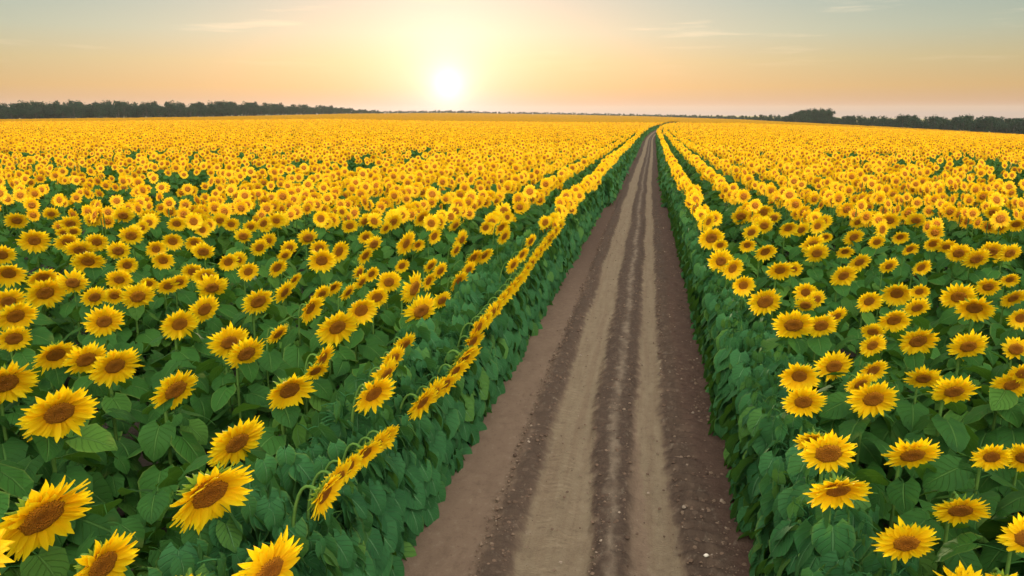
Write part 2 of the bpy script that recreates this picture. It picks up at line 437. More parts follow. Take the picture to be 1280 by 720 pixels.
E0, E1, E2, E3, E4, E5 = (-1.06, -.86), (-.85, -.64), (-.30, -.22), (-.04, .22), (.36, .50), (.12, .24)
fine = b.n('ShaderNodeTexNoise', Vector=vec(1, 1), Scale=42., Detail=5., Roughness=.65)
med = b.n('ShaderNodeTexNoise', Vector=vec(1, .45), Scale=6., Detail=5.)
crumb = b.n('ShaderNodeTexVoronoi', Vector=vec(1, 1), Scale=26.); crumb2 = b.n('ShaderNodeTexVoronoi', Vector=vec(1, 1), Scale=60.)
brown = b.mix(med.outputs[0], (.135, .086, .056), (.205, .138, .090))
tan = b.mix(med.outputs[0], (.150, .110, .066), (.245, .182, .112))
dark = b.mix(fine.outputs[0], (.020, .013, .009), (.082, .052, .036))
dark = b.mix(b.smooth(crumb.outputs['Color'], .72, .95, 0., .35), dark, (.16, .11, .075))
c = b.mix(b.smooth(sp.outputs[1], 9., 22.), brown, (.085, .050, .034))  # brown painted darker with distance, standing in for shade beside the left row
t1 = band(E1, E2); t2 = band(E3, E4)
strk = b.n('ShaderNodeTexNoise', Vector=vec(9, .35), Scale=1.5, Detail=4., Roughness=.6)
tan = b.mix(b.smooth(strk.outputs[0], .40, .66, 0., .55), tan, (.150, .098, .060))
c = b.mix(t1, c, tan); c = b.mix(b.math('MULTIPLY', t2, b.math('MAXIMUM', edge(E5, .04), .2)), c, tan)
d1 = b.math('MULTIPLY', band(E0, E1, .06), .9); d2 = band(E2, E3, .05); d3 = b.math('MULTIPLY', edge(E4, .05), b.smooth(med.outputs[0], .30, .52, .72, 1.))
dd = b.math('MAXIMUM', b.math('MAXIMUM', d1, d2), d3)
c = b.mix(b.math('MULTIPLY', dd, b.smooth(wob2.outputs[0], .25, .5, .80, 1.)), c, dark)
ridge = b.math('MULTIPLY', band((-.20, -.03), (-.14, .06), .045), b.smooth(med.outputs[0], .35, .6, .35, 1.))
c = b.mix(b.math('MULTIPLY', ridge, .6), c, (.24, .18, .12))
c = b.mix(b.smooth(u, .62, .8, 0., .6), c, (.075, .038, .027))
pt = b.n('ShaderNodeTexNoise', Vector=vec(1, .6), Scale=14., Detail=5., Roughness=.7)
c = b.mix(b.smooth(pt.outputs[0], .48, .72, 0., .45), c, (.085, .052, .034))
c = b.mix(b.smooth(pt.outputs[0], .28, .44, .30, 0.), c, (.33, .26, .18))
c = b.mix(b.math('MULTIPLY', fine.outputs[0], .36), c, (.10, .068, .045))
lug = b.math('MULTIPLY', b.math('SINE', b.math('MULTIPLY', b.math('ADD', sp.outputs[1], b.math('MULTIPLY', b.math('ABSOLUTE', b.math('SUBTRACT', u, -.56)), .5)), 2*PI/.085)), b.math('MULTIPLY', band(-.70, -.42), b.smooth(med.outputs[0], .40, .60)))
c = b.mix(b.math('MULTIPLY', b.math('MAXIMUM', lug, 0.), .16), c, (.12, .085, .05))
hgt = b.math('ADD', b.math('MULTIPLY', lug, .09), 0.)
hgt = b.math('ADD', b.math('ADD', hgt, 0.), b.math('MULTIPLY', fine.outputs[0], .5), b.math('MULTIPLY', b.math('ADD', crumb.outputs[0], b.math('MULTIPLY', crumb2.outputs[0], .5)), b.math('MULTIPLY', dd, 1.1)))
b.surf(c, .92, bump=hgt, bstr=.9, bdist=.03, spec=.1); M_track = m
vs = np.concatenate([np.arange(1.5, 16, .022), np.geomspace(16, 420, 420)[1:]])
us = np.linspace(XL, XR, 190)
U_, V_ = np.meshgrid(us, vs)
def bandn(u, a, c_, s=.05):
    f = lambda t: np.clip(t, 0, 1)**2*(3-2*np.clip(t, 0, 1))
    return f((u-a+s)/(2*s))*(1-f((u-c_+s)/(2*s)))
un = U_+.28*np.clip((V_-4.5)/4.5, 0, 1)**2*(3-2*np.clip((V_-4.5)/4.5, 0, 1))+(fbm(U_*1., V_*.6, 5)-.5)*.10
near = np.clip(1.4-V_/60, .0, 1)
wn = np.clip((V_-4.5)/4.5, 0, 1)**2*(3-2*np.clip((V_-4.5)/4.5, 0, 1))
def LE(a, c_): return a+(c_-a)*wn
e0, e1, e2, e3, e4 = LE(-1.06, -.86), LE(-.85, -.64), LE(-.30, -.22), LE(-.04, .22), LE(.36, .50)
dk = np.maximum(np.maximum(bandn(un, e0, e1), bandn(un, e2, e3)), bandn(un, e4, 3.))
h = dk*(.030+.055*(fbm(U_*9, V_*7, 11, 4)-.45)*near)
h += dk*bandn(un, e4, e4+.26)*.022*np.sin(V_*2*PI/.17+6*U_)*near                     # tyre lug marks
h += (fbm(U_*3, V_*1.4, 3)-.5)*.03+(fbm(U_*22, V_*22, 8, 2)-.5)*.006*near
h -= .030*(bandn(un, e1, e2, .12)+bandn(un, e3, e4, .12))
h += .04*np.clip((-1.3-U_)/.5, 0, 1)+.04*np.clip((U_-.7)/.5, 0, 1)
WX = U_+xc(V_); TZ = zg(WX, V_)+h+.0
TZ = np.where((U_ < XL+.06) | (U_ > XR-.06), zg(WX, V_)-.10, TZ)
tr = gridmesh('dirt_track', WX, V_, TZ, M_track)
uvl = tr.data.uv_layers[0]; lv = np.empty(len(tr.data.loops), np.int32); tr.data.loops.foreach_get('vertex_index', lv)
UVv = np.stack([U_.ravel(), V_.ravel()], -1)[lv]; uvl.data.foreach_set('uv', UVv.astype(np.float32).ravel())
tr['kind'] = 'structure'; tr['label'] = 'rutted brown dirt farm track running straight between the sunflowers'

# clods and crumbs of earth
def rock_t(rng, mat=0):
    t = T(); N = 6; P = []; UV = []; s = [rng.uniform(.7, 1.2) for _ in range(40)]
    for i, (r, z) in enumerate([(.05, -.5), (.8, -.3), (1, .1), (.6, .55), (.05, .7)]):
        P.append([(r*s[(i*6+j % N) % 40]*math.cos(j/N*2*PI), r*s[(i*6+j % N) % 40]*math.sin(j/N*2*PI), z*s[(i*5+j % N) % 40]) for j in range(N+1)]); UV.append([(0, .5)]*(N+1))
    t.grid(P, UV, mat, rng.random()); return t
m, nt = newmat('clod_earth'); b = NB(nt); r = b.rnd(); b.surf(b.ramp(r, [(0, (.06, .035, .022)), (.6, (.13, .08, .05)), (.95, (.17, .115, .075)), (1, (.28, .21, .15))]), .95); M_clod = m
n = 14000
cv = 3.5+RS.rand(n)**1.6*26; pick = RS.rand(n)
wc = np.clip((cv-4.5)/4.5, 0, 1)
cu = np.where(pick < .2, RS.uniform(-1.12, -.86, n)+.2*wc, np.where(pick < .36, RS.uniform(-.30, -.04, n)+wc*RS.uniform(.06, .26, n), np.where(pick < .80, RS.uniform(.40, .95, n)+.1*wc, RS.uniform(-1.6, .9, n))))
cu = cu-.28*np.clip((cv-4.5)/4.5, 0, 1)-(fbm(cu, cv*.6, 5)-.5)*.10
cx_ = cu+xc(cv); csz = (.005+.018*RS.rand(n)**4.5)*np.where(pick < .80, 1, .75)
clods = []
for k in range(4):
    s_ = slice(k, n, 4)
    clods.append(place_many(rock_t(rg).pack(), np.stack([cx_[s_], cv[s_], zg(cx_[s_], cv[s_])+.025*(pick[s_] < .80)-.002], -1), RS.rand(len(cv[s_]))*6, csz[s_]))
o = bpy.data.objects.new('earth_clods', to_mesh('earth_clods', clods, [M_clod], False)); col.objects.link(o)
o['kind'] = 'stuff'; o['label'] = 'crumbled dark earth clods scattered along the dirt track ridges'; o['category'] = 'soil clods'
# the one pale stone
m, nt = newmat('pale_stone'); b = NB(nt); b.surf((.72, .62, .50), .7); st = rock_t(random.Random(5))
v = ray(883, 692); d = (CAMH-0.0)/-v[2]; p = v*d
o = bpy.data.objects.new('stone', single('stone', st, [m])); col.objects.link(o); o.location = (p[0], p[1], float(zg(p[0], p[1]))+.055); o.scale = (.022, .018, .02)
o['label'] = 'small pale stone on the dark soil near the right edge of the track'; o['category'] = 'stone'

# ------------------------------------------------------------------ the sunflowers seen one by one
# x, y of the disc, long and short width of the head in the picture, slope of the long axis; e = on the row lining the track
HEADS = '''50 643 134 64 32;125 706 104 62 50;260 614 118 66 33;295 552 80 48 38;335 712 104 62 48;236 734 60 34 0;73 514 92 58 22;5 477 76 50 20;218 486 70 40 35
69 442 56 36 20;107 448 58 40 25;143 456 66 46 25;17 422 48 36 15;286 427 54 40 25;307 441 54 36 30;130 401 50 40 15;224 404 52 40 25;255 386 46 34 40;172 370 48 38 15
19 394 54 38 20;10 376 46 32 10;56 365 54 34 15;54 347 44 28 10;91 353 42 28 0;118 371 36 26 20;143 369 30 24 10;11 341 42 28 0;43 300 40 30 0;21 275 34 24 0;2 318 34 26 0
85 302 36 24 0;100 312 36 24 0;110 326 42 28 0;121 302 32 22 0;148 313 32 25 0;164 294 32 22 0;159 331 31 25 10;149 349 33 26 0;195 311 27 24 20;216 301 28 24 0;204 325 31 25 0
210 357 31 23 20;224 352 20 15 20;241 339 31 23 0;257 345 33 25 10;265 359 43 30 10;254 314 32 25 0;243 303 25 20 0;285 327 27 22 30;297 325 27 22 30;310 339 29 24 30;322 376 48 34 30
88 279 28 21 0;116 275 25 20 0;154 269 29 23 0;187 271 28 21 0;221 279 25 20 0;250 275 23 19 0;275 275 23 19 0;289 280 23 19 0;304 295 25 21 0;80 291 21 16 0;92 289 21 16 0;64 267 23 18 0;186 354 25 19 0
324 309 29 22 40;335 301 25 19 40;346 334 30 20 45;361 310 25 19 40;356 319 21 15 30;402 325 37 31 10;399 310 27 23 10;423 314 33 22 60;385 297 29 23 20;329 279 23 18 45;411 275 27 21 30;437 282 25 18 10
456 276 23 16 40;467 305 27 20 40;456 319 29 16 50;457 296 23 18 30;507 304 35 20 60;522 306 21 15 40;542 295 25 17 60;491 277 27 18 40;482 285 21 13 50;526 272 27 16 50;577 299 27 16 60;570 312 23 12 60
591 322 29 16 50;605 319 27 14 50;572 351 35 18 55;585 337 29 16 50;626 284 25 15 50;630 295 27 15 55;569 281 25 14 50;355 365 35 16 50;367 350 25 12 55;402 367 29 18 40;387 385 40 22 55;416 359 25 14 40
347 417 34 15 40;421 408 58 40 30;451 387 44 34 30;471 371 35 27 25;486 352 37 31 20;517 360 48 26 65;526 388 48 34 35;552 375 32 16 30;449 340 23 14 60;464 342 21 14 45;452 352 24 12 50;502 332 23 17 40
535 351 28 16 60;538 332 25 14 45;550 338 27 16 50;435 365 27 12 45;505 430 42 20 40;492 447 36 20 45;466 491 62 36 40;482 467 46 22 50;361 486 66 42 28;402 448 46 20 60;394 463 26 14 30
579 447 54 20 48 e;555 480 42 20 45 e;527 502 52 22 48 e;456 565 52 24 45 e;480 547 40 20 50 e;404 617 72 27 58 e;434 584 44 20 55 e;597 409 40 16 60 e;610 396 32 13 60 e;619 385 34 15 60 e;632 367 30 13 60 e
645 352 30 13 60 e;657 338 28 12 60 e;668 322 27 12 60 e;678 309 26 12 58 e;688 297 25 12 58 e;698 284 24 12 58 e;641 331 26 14 55;652 318 24 13 55;663 301 22 12 55
889 297 34 28 20 f;900 306 22 17 20 f;901 326 35 30 20 f;915 335 31 23 50 f;929 356 31 27 20 f;956 376 48 37 20 f;939 290 25 19 30;934 306 23 17 10;956 314 31 21 25;975 337 36 25 10;992 336 25 21 0
992 405 58 36 5;1026 406 44 32 15;1045 395 28 16 35;1007 365 31 27 10;1020 374 25 19 40;1007 381 31 20 0;1015 305 33 21 30;1021 316 35 22 10;985 285 27 19 20;1001 287 25 17 30;1054 344 38 25 25
1074 327 30 16 20;1056 314 25 15 10;1032 296 18 12 10;1067 296 28 14 15;1096 302 24 13 10;1111 332 27 17 30;1151 334 28 19 35;1137 311 25 15 25;1166 304 27 17 15;1086 376 35 27 25;1121 366 43 31 5
1146 384 37 24 20;1149 364 22 15 10;1117 399 45 30 15;1147 425 52 33 15;1090 431 38 27 30;1091 414 20 14 0;1072 277 22 14 30;1089 270 23 14 10;1112 275 27 21 0;1145 275 27 19 0;1125 296 22 13 10
954 265 27 19 15;967 272 22 15 10;926 270 27 20 10;1198 316 31 21 10;1220 323 37 24 20;1239 314 35 24 10;1262 316 31 23 30;1183 308 25 17 10;1198 370 45 33 10;1218 384 47 31 0;1235 358 33 25 10
1262 349 25 15 10;1266 372 37 21 25;1276 397 35 29 20;1241 265 25 17 10;1249 284 25 17 10;1270 280 25 17 10;999 469 53 41 5;1042 457 47 36 20;1004 501 55 39 5;1091 497 63 45 15;1091 462 32 20 30
1075 479 32 17 30;1210 432 53 32 12;1270 436 36 31 10;1154 472 45 27 5;1192 488 62 35 10;1264 480 52 26 10;1279 466 26 18 10;1035 565 76 54 10;1018 550 52 28 0;1140 567 68 32 8;1239 570 54 37 10
1280 571 44 32 0;1047 611 78 36 10;1200 636 74 38 5;1132 677 84 52 10;1282 671 52 40 20;1205 732 46 30 0;1252 732 54 34 0
421 598 60 26 55 e;470 556 48 24 48 e;541 491 46 22 48 e;568 463 40 18 48 e;590 426 38 18 52 e;605 400 32 15 58 e;615 390 32 15 58 e;626 376 32 14 58 e;639 360 30 14 58 e;651 345 29 13 58 e;663 330 28 13 58 e;673 315 27 13 58 e;683 303 25 12 58 e;693 290 24 12 58 e'''
heads = []
for ln_ in HEADS.replace('\n', ';').split(';'):
    q = ln_.split(); fl = q[5] if len(q) > 5 else ''
    heads.append(tuple(float(v) for v in q[:5])+(fl,))
hero_labels = {
 0: 'very large drooping sunflower cropped by the left edge at the bottom of the photo',
 1: 'sunflower cut by the bottom edge, just right of the very large corner head',
 2: 'large open sunflower leaning to the track, in front of a smaller touching head, lower left',
 3: 'smaller sunflower touching the top right petals of the large leaning head, lower left',
 4: 'steeply tilted sunflower cut by the bottom edge, left of the track and nearest to it',
 6: 'large lone sunflower with bare stem showing below, above the very large corner head',
 8: 'lone sunflower tilted to the right above a patch of round dark leaves, lower left',
}
ORD = ['first', 'second', 'third', 'fourth', 'fifth', 'sixth', 'seventh', 'eighth', 'ninth', 'tenth', 'eleventh', 'twelfth', 'thirteenth', 'fourteenth', 'fifteenth', 'sixteenth', 'seventeenth', 'eighteenth', 'nineteenth', 'twentieth']
def meshobj(name, me, parent):
    o = bpy.data.objects.new(name, me); col.objects.link(o); o.parent = parent; return o
PLANTS = []        # x, y of every plant already standing
COUNT = [0]
def sunflower(P, n, rad, label, edge=0, group=None):
    """P centre of the head, n the way it faces, rad its radius"""
    rng = random.Random(COUNT[0]*13+1); COUNT[0] += 1
    n = np.array(n, float); n /= np.linalg.norm(n); P = np.array(P, float)
    nh = np.array([n[0], n[1], 0]); nh = nh/(np.linalg.norm(nh)+1e-6)
    A = P-n*rad*.27
    off = .06+.07*max(0, -n[2]+.4)
    bx, by = A[0]-nh[0]*off+rng.uniform(-.02, .02), A[1]-nh[1]*off+rng.uniform(-.02, .02); bx += -.09 if edge > 0 else .05 if edge < 0 else 0; bz = float(zg(bx, by))
    e = bpy.data.objects.new('sunflower', None); col.objects.link(e); e.location = (bx, by, bz); e.empty_display_size = .1
    e['label'] = label; e['category'] = 'sunflower'; e['group'] = group or 'sunflowers of the field in the foreground'
    B = np.array([bx, by, bz]); a = A-B
    top = a[2]+(.05+.05*max(0, -n[2]))
    p0 = np.array([0, 0, -.03]); p3 = a
    p1 = np.array([rng.uniform(-.02, .02), rng.uniform(-.02, .02), top*.8]); p2 = a-n*(.13+.05*max(0, -n[2]))+np.array([0, 0, .02])
    pts = []
    for k in range(13):
        t = k/12; pts.append((1-t)**3*p0+3*(1-t)**2*t*p1+3*(1-t)*t*t*p2+t**3*p3)
    rr = [.0135-.0045*(k/12) for k in range(13)]; rr[-1] = .014; rr[-2] = .010
    s = rad/.18
    meshobj('stem', single('stem', tube(pts, [q*min(1.2, max(.8, s)) for q in rr]), [M_stem]), e)
    f = meshobj('foliage', rng.choice(EDGE_ME if edge else FOL_ME), e)
    hs = max(.75, min(1.1, (a[2]-.02)/1.14))*(.86 if edge > 0 else .95 if edge else 1); f.scale = (hs, hs, hs)
    f.rotation_euler = (0, 0, (0 if edge > 0 else PI)+rng.uniform(-.4, .4) if edge else rng.uniform(0, 6.28))
    Mx = frame(n); hd = meshobj('flower_head', rng.choice(CALYX_ME), e)
    M4 = Matrix(Mx.tolist()) @ Matrix.Rotation(rng.uniform(0, 6.28), 4, 'Z')
    M4.translation = Vector(P-B)
    hd.matrix_local = M4 @ Matrix.Scale(rad*.95, 4)
    pt = meshobj('petals', rng.choice(PETAL_ME), hd); ds = meshobj('seed_disc', rng.choice(DISC_ME), hd)
    k = rng.uniform(.92, 1.05); pt.scale = (k, k, k)
    k = rng.uniform(.92, 1.12); ds.scale = (k, k, k)
    PLANTS.append((bx, by)); return e

def words(W, asp):
    size = 'very large' if W > 95 else 'large' if W > 60 else 'medium sized' if W > 38 else 'small' if W > 26 else 'tiny distant'
    return size+' '+('open' if asp > .78 else 'nodding' if asp > .55 else 'tilted' if asp > .42 else 'edge-on')
info = []; RECS = []
for i, (px, py, W, Hh, tilt, fl) in enumerate(heads):
    rng = random.Random(i)
    v = ray(px, py); zp = PLANT+rng.uniform(-.07, .07)
    if fl == 'e':
        d = (-1.66+rng.uniform(-.05, .05))/v[0]
        z = CAMH+v[2]*d-float(zg(v[0]*d, v[1]*d)); z = min(1.32, max(.98, z))
    else: z = zp
    d = 1.
    for _ in range(6):
        d = (CAMH-z-float(zg(v[0]*d, v[1]*d)))/-v[2]
    P = np.array([0, 0, CAMH])+v*d
    depth = v@Fv*d; rad = .5*W*depth/FPX; rad = min(.25, max(.12, rad))*1.06
    asp = min(.97, max(.28, Hh/W)); asp = max(.22, (asp-.12)/.88)
    th = math.acos(asp)
    t = R(tilt); ax = Rv*math.cos(t)+Uv*math.sin(t)                  # long axis as seen
    ax = ax-(ax@v)*v; ax /= np.linalg.norm(ax)
    dn = np.cross(v, ax)
    if dn[2] > 0: dn = -dn
    nup = -v*asp-dn*math.sin(th); ndn = -v*asp+dn*math.sin(th)
    n = ndn.copy(); lim = rng.uniform(-.64, -.46)
    if n[2] < lim or n[2] > .55:
        h_ = math.hypot(n[0], n[1]); z_ = min(.55, max(lim, n[2])); k_ = math.sqrt(1-z_*z_)/h_; n = np.array([n[0]*k_, n[1]*k_, z_])
    edge = 1 if fl == 'e' else -1 if fl == 'f' else 0
    if P[0]-xc(P[1]) < -1.2 and P[0]-xc(P[1]) > -1.9: edge = edge or 1
    if 0.6 < P[0]-xc(P[1]) < 1.35: edge = edge or -1
    info.append((i, round(P[0], 2), round(P[1], 2), round(P[2], 2), round(rad*2, 2), round(float(n[2]), 2), edge))
    RECS.append((sunflower(P, n, rad, '', edge), px, py, words(W, Hh/W), edge, hero_labels.get(i)))

# ------------------------------------------------------------------ rows of the whole field
ROW, STEP = 1.05, .235
def row_points(r0, r1, rowstep, step, jit):
    pts = []
    for side in (-1, 1):
        x0 = -1.80 if side < 0 else 1.12
        nrow = int(r1/rowstep*.82) if side < 0 else int(r1/rowstep*.62)
        for k in range(nrow):
            ys = np.arange(max(.6, 0), r1, step); ys = ys+RS.uniform(-jit, jit, len(ys))*step
            xs = x0+side*k*rowstep+RS.normal(0, .045 if k < 10 else .10, len(ys))+xc(ys)
            pts.append(np.stack([xs, ys, np.full(len(ys), k if k else 0.)], -1))
    p = np.concatenate(pts); r = np.hypot(p[:, 0], p[:, 1]); az = np.degrees(np.arctan2(p[:, 0], p[:, 1]))
    ok = (r >= r0) & (r < r1) & (az > np.where(r < 18, -68, -50)) & (az < np.where(r < 18, 58, 31))
    return p[ok]
pl = np.array(PLANTS)
rp = row_points(2.0, 62, ROW, STEP, .35)
rr = np.hypot(rp[:, 0], rp[:, 1])
dmin = np.full(len(rp), 9.)
for i0 in range(0, len(rp), 2000):
    q = rp[i0:i0+2000]; dmin[i0:i0+2000] = np.sqrt(((q[:, None, :2]-pl[None])**2).sum(-1)).min(1)
hx, hy = [], []
for x, y in rp[:, :2]:
    a_, b_ = project((x, y, float(zg(x, y))+PLANT)); hx.append(a_); hy.append(b_)
hx = np.array(hx); hy = np.array(hy)
inzone = (hy > 284) & (hx > -30) & (hx < 1310)     # where every head was placed one by one
lead = (hx > 690) & (hx < 900) & (rp[:, 2] == 0)
inzone &= ~((rp[:, 2] == 0) & (hx > 695) & (hx < 885))
clump = fbm(rp[:, 0]*.9, rp[:, 1]*.55, 21)
thin = RS.rand(len(rp)) < np.interp(rr, [12, 25, 45, 62], [.52, .56, .60, .60])
flower_ok = ~inzone & (dmin > .22) & (((clump > .45) & thin) | (rp[:, 2] == 0) | ((rp[:, 2] < 9) & (RS.rand(len(rp)) < .82)))
fi = np.where(flower_ok)[0]; fi = fi[np.argsort(rr[fi])]
inview = (hx[fi] > 0) & (hx[fi] < 1280) & (hy[fi] < 735)
indiv = fi[inview][:300-len(heads)]
face0 = np.array([.32, -.93])
for i in indiv:
    rng = random.Random(1000+int(i)); x, y, k = rp[i]; z = float(zg(x, y))+PLANT+rng.uniform(-.10, .10)
    e_ = 0
    if k == 0: e_ = 1 if x < 0 else -1
    el = R(rng.gauss(-4, 14)); az = math.atan2(face0[0], -face0[1])+rng.gauss(0, .32)+(.45 if e_ > 0 else 0)
    n = (math.sin(az)*math.cos(el), -math.cos(az)*math.cos(el), math.sin(el)); rad = rng.uniform(.15, .205)
    px, py = project((x, y, z)); depth = (np.array([x, y, z-CAMH]))@Fv
    vv = np.array([x, y, z-CAMH]); vv /= np.linalg.norm(vv); asp = abs(np.dot(vv, n))
    RECS.append((sunflower((x, y, z), n, rad, '', e_), px, py, words(2*rad*FPX/depth, asp), e_, None))
# labels: along the rows edging the track, else lines of ten heads counted up from the bottom of the picture
UNITS = ['first', 'second', 'third', 'fourth', 'fifth', 'sixth', 'seventh', 'eighth', 'ninth']
def ordinal(k):
    if k <= 9: return UNITS[k-1]
    if k < 20: return ['tenth', 'eleventh', 'twelfth', 'thirteenth', 'fourteenth', 'fifteenth', 'sixteenth', 'seventeenth', 'eighteenth', 'nineteenth'][k-10]
    tens = {2: ('twenty', 'twentieth'), 3: ('thirty', 'thirtieth'), 4: ('forty', 'fortieth'), 5: ('fifty', 'fiftieth'), 6: ('sixty', 'sixtieth'), 7: ('seventy', 'seventieth'), 8: ('eighty', 'eightieth')}[k//10]
    return tens[1] if k % 10 == 0 else tens[0]+'-'+UNITS[k % 10-1]
for e_ in (1, -1, 0):
    for side in ((e_,) if e_ else (1, -1)):                  # 1: left of the track, -1: right
        rs = [q for q in RECS if q[4] == e_ and (e_ or (1 if q[1] < 790 else -1) == side)]
        rs.sort(key=lambda q: -q[2]); nm = 'left' if side > 0 else 'right'
        for k, q in enumerate(rs):
            if e_: q[0]['label'] = q[5] or f'{q[3]} sunflower, {ordinal(k+1)} from the front in the {nm} roadside row'; q[0]['group'] = f'sunflowers of the row edging the track on its {nm}'
        if not e_:
            for c0 in range(0, len(rs), 10):
                line = sorted(rs[c0:c0+10], key=lambda q: q[1]*side)
                for j, q in enumerate(line):
                    q[0]['label'] = q[5] or f'{q[3]} sunflower, {ordinal(j+1)} from the {nm} in the {ordinal(c0//10+1)} line up, {nm} field'
                    q[0]['group'] = f'sunflowers of the {nm} field'
isind = np.zeros(len(rp), bool); isind[indiv] = True

# --- the rest of the field: ONE object
def head_mid(rng, el, n1=15):
    """medium detail flower and its leaves, plant coordinates, facing -Y"""
    t = T(); rad = rng.uniform(.135, .19); n = (rng.uniform(-.25, .25), -math.cos(el), math.sin(el)); M = frame(n)
    M[:3, :3] *= rad; M[:3, 3] = (0, 0, PLANT+rng.uniform(-.13, .13))
    h = T()
    for layer in (0, 1):
        for i in range(n1):
            a = (i+.5*layer+rng.uniform(-.3, .3))/n1*2*PI; L = rng.uniform(.82, 1.05); w = .15; z = rng.uniform(-.05, .18)
            ca, sa = math.cos(a), math.sin(a)
            h.poly([(.3*ca, .3*sa, .02), (.62*ca+w*sa, .62*sa-w*ca, .05+z*.4), (L*ca, L*sa, z), (.62*ca-w*sa, .62*sa+w*ca, .05+z*.4)], [(0, 0), (-1, .12), (0, .5), (1, .12)], 0, rng.random())
    N = 10
    P = [[(r*math.cos(j/N*2*PI), r*math.sin(j/N*2*PI), z) for j in range(N+1)] for r, z in ((.01, .16), (.26, .16), (.42, .06))]
    h.grid(P, [[(0, q)]*(N+1) for q in (0, .2, .45)], 1, .2)
    P = [[(r*math.cos(j/8*2*PI), r*math.sin(j/8*2*PI), z) for j in range(9)] for r, z in ((.05, -.3), (.42, 0), (.62, -.02))]
    h.grid(P, [[(0, .5)]*9]*3, 2, .4)
    t.add(h, M)
    zt = M[2, 3]
    t.add(tube([(0, .10, 0), (0, .11, zt*.8), (0, .10, zt), (0, .06, zt)], [.012, .011, .010, .009], n=4, mat=4))
    return t
def leaves_mid(rng, n=9, edge=False):
    t = foliage_t(rng.randint(0, 9999), n=n, z0=.15 if edge else .35, z1=1.05, size=(.24, .36), rows=3, half=1, tilt=(30, 75) if edge else (0, 45), face=0. if edge else None, pet=False)
    t.m = [5 if edge else 3]*len(t.m); return t
mats_field = [M_pet, M_disc, M_bract, M_leaf, M_stem, M_edge]
m, nt = newmat('far_petal_gold'); b = NB(nt); r = b.rnd(); b.surf(b.mix(r, (.72, .34, .001), (.88, .48, .002)), .7, transl=.35, spec=.1); M_farpet = m
packs = []
mid = ~isind & flower_ok
yaw_face = math.atan2(face0[0], -face0[1])
for k in range(16):
    rng = random.Random(500+k); t = head_mid(rng, R(rng.gauss(2, 15))); t.add(leaves_mid(rng, 11)); pk = t.pack()
    idx = np.where(mid & (rp[:, 2] > 0))[0][k::16]; q = rp[idx]
    pos = np.stack([q[:, 0], q[:, 1], zg(q[:, 0], q[:, 1])], -1)
    packs.append(place_many(pk, pos, yaw_face+RS.normal(0, .38, len(q)), RS.uniform(.9, 1.1, len(q))))
for k in range(6):
    rng = random.Random(600+k); t = head_mid(rng, R(rng.gauss(0, 14))); pk = t.pack()
    idx = np.where(mid & (rp[:, 2] == 0))[0][k::6]; q = rp[idx]
    pos = np.stack([q[:, 0], q[:, 1], zg(q[:, 0], q[:, 1])], -1)
    packs.append(place_many(pk, pos, yaw_face+RS.normal(.2, .35, len(q)), RS.uniform(.92, 1.08, len(q))))
# far plants
def head_far(rng):
    t = T(); el = R(rng.gauss(5, 14)); rad = rng.uniform(.17, .22); n = (rng.uniform(-.3, .3), -math.cos(el), math.sin(el)); M = frame(n); M[:3, :3] *= rad
    M[:3, 3] = (0, 0, PLANT+rng.uniform(-.18, .16)); h = T()
    h.poly([((1 if j % 2 else .84)*math.cos(j/9*2*PI), (1 if j % 2 else .84)*math.sin(j/9*2*PI), 0) for j in range(9)], [(0, .0)]*9, 7, rng.random())
    h.poly([(.46*math.cos(j/6*2*PI), .46*math.sin(j/6*2*PI), .08) for j in range(6)], [(0, .0)]*6, 1, .2)
    t.add(h, M)
    for i in range(3):
        a = rng.uniform(0, 6.28); z = rng.uniform(.75, 1.08); r = .3
        c, s = math.cos(a), math.sin(a)
        t.poly([(0, 0, z), (r*c*.6+.14*s, r*s*.6-.14*c, z+.05), (r*c*1.3, r*s*1.3, z-.12), (r*c*.6-.14*s, r*s*.6+.14*c, z+.05)], [(0, 0), (-1, .5), (0, 1), (1, .5)], 3, rng.random())
    t.poly([(-.3, 0, 0), (.3, 0, 0), (.25, .05, .95), (-.25, .05, .95)], None, 3, rng.random())
    return t
rf = row_points(62, 270, ROW, .40, .4); rfr = np.hypot(rf[:, 0], rf[:, 1])
rf[:, 0] += RS.normal(0, 1, len(rf))*np.where(rf[:, 2] > 9, .13, np.interp(rf[:, 1], [90, 150], [.02, .22]))
rf = rf[RS.rand(len(rf)) < np.interp(rfr, [60, 120, 270], [.68, .56, .40])]
for k in range(10):
    pk = head_far(random.Random(700+k)).pack(); q = rf[k::10]
    pos = np.stack([q[:, 0], q[:, 1], zg(q[:, 0], q[:, 1])], -1)
    packs.append(place_many(pk, pos, yaw_face+RS.normal(0, .4, len(q)), RS.uniform(.9, 1.12, len(q))))
# beyond that the heads close up into one rough canopy
m, nt = newmat('far_canopy'); b = NB(nt); tc = b.n('ShaderNodeTexCoord')
n1 = b.n('ShaderNodeTexNoise', Vector=tc.outputs['Object'], Scale=1.6, Detail=3.); n2 = b.n('ShaderNodeTexNoise', Vector=tc.outputs['Object'], Scale=.06, Detail=3.)
c = b.ramp(n1.outputs[0], [(.36, (.20, .13, .01)), (.46, (.52, .23, .003)), (.65, (.68, .33, .003))]); c = b.mix(b.math('MULTIPLY', n2.outputs[0], .5), c, (.72, .38, .012))
b.surf(c, .8, bump=n1.outputs[0], bstr=.6, bdist=.2, transl=.4, spec=.0); mats_field += [m, M_farpet]
fa = np.radians(np.linspace(-50, 31, 420)); q_ = np.linspace(0, 1, 90)
Rf = np.interp(np.degrees(fa), _az, _R); RR = 225*(Rf[None, :]/225)**q_[:, None]; AA = np.repeat(fa[None, :], 90, 0)
CX, CY = RR*np.sin(AA), RR*np.cos(AA); CZ = zg(CX, CY)+PLANT-.28+.42*RS.rand(*CX.shape)+.02
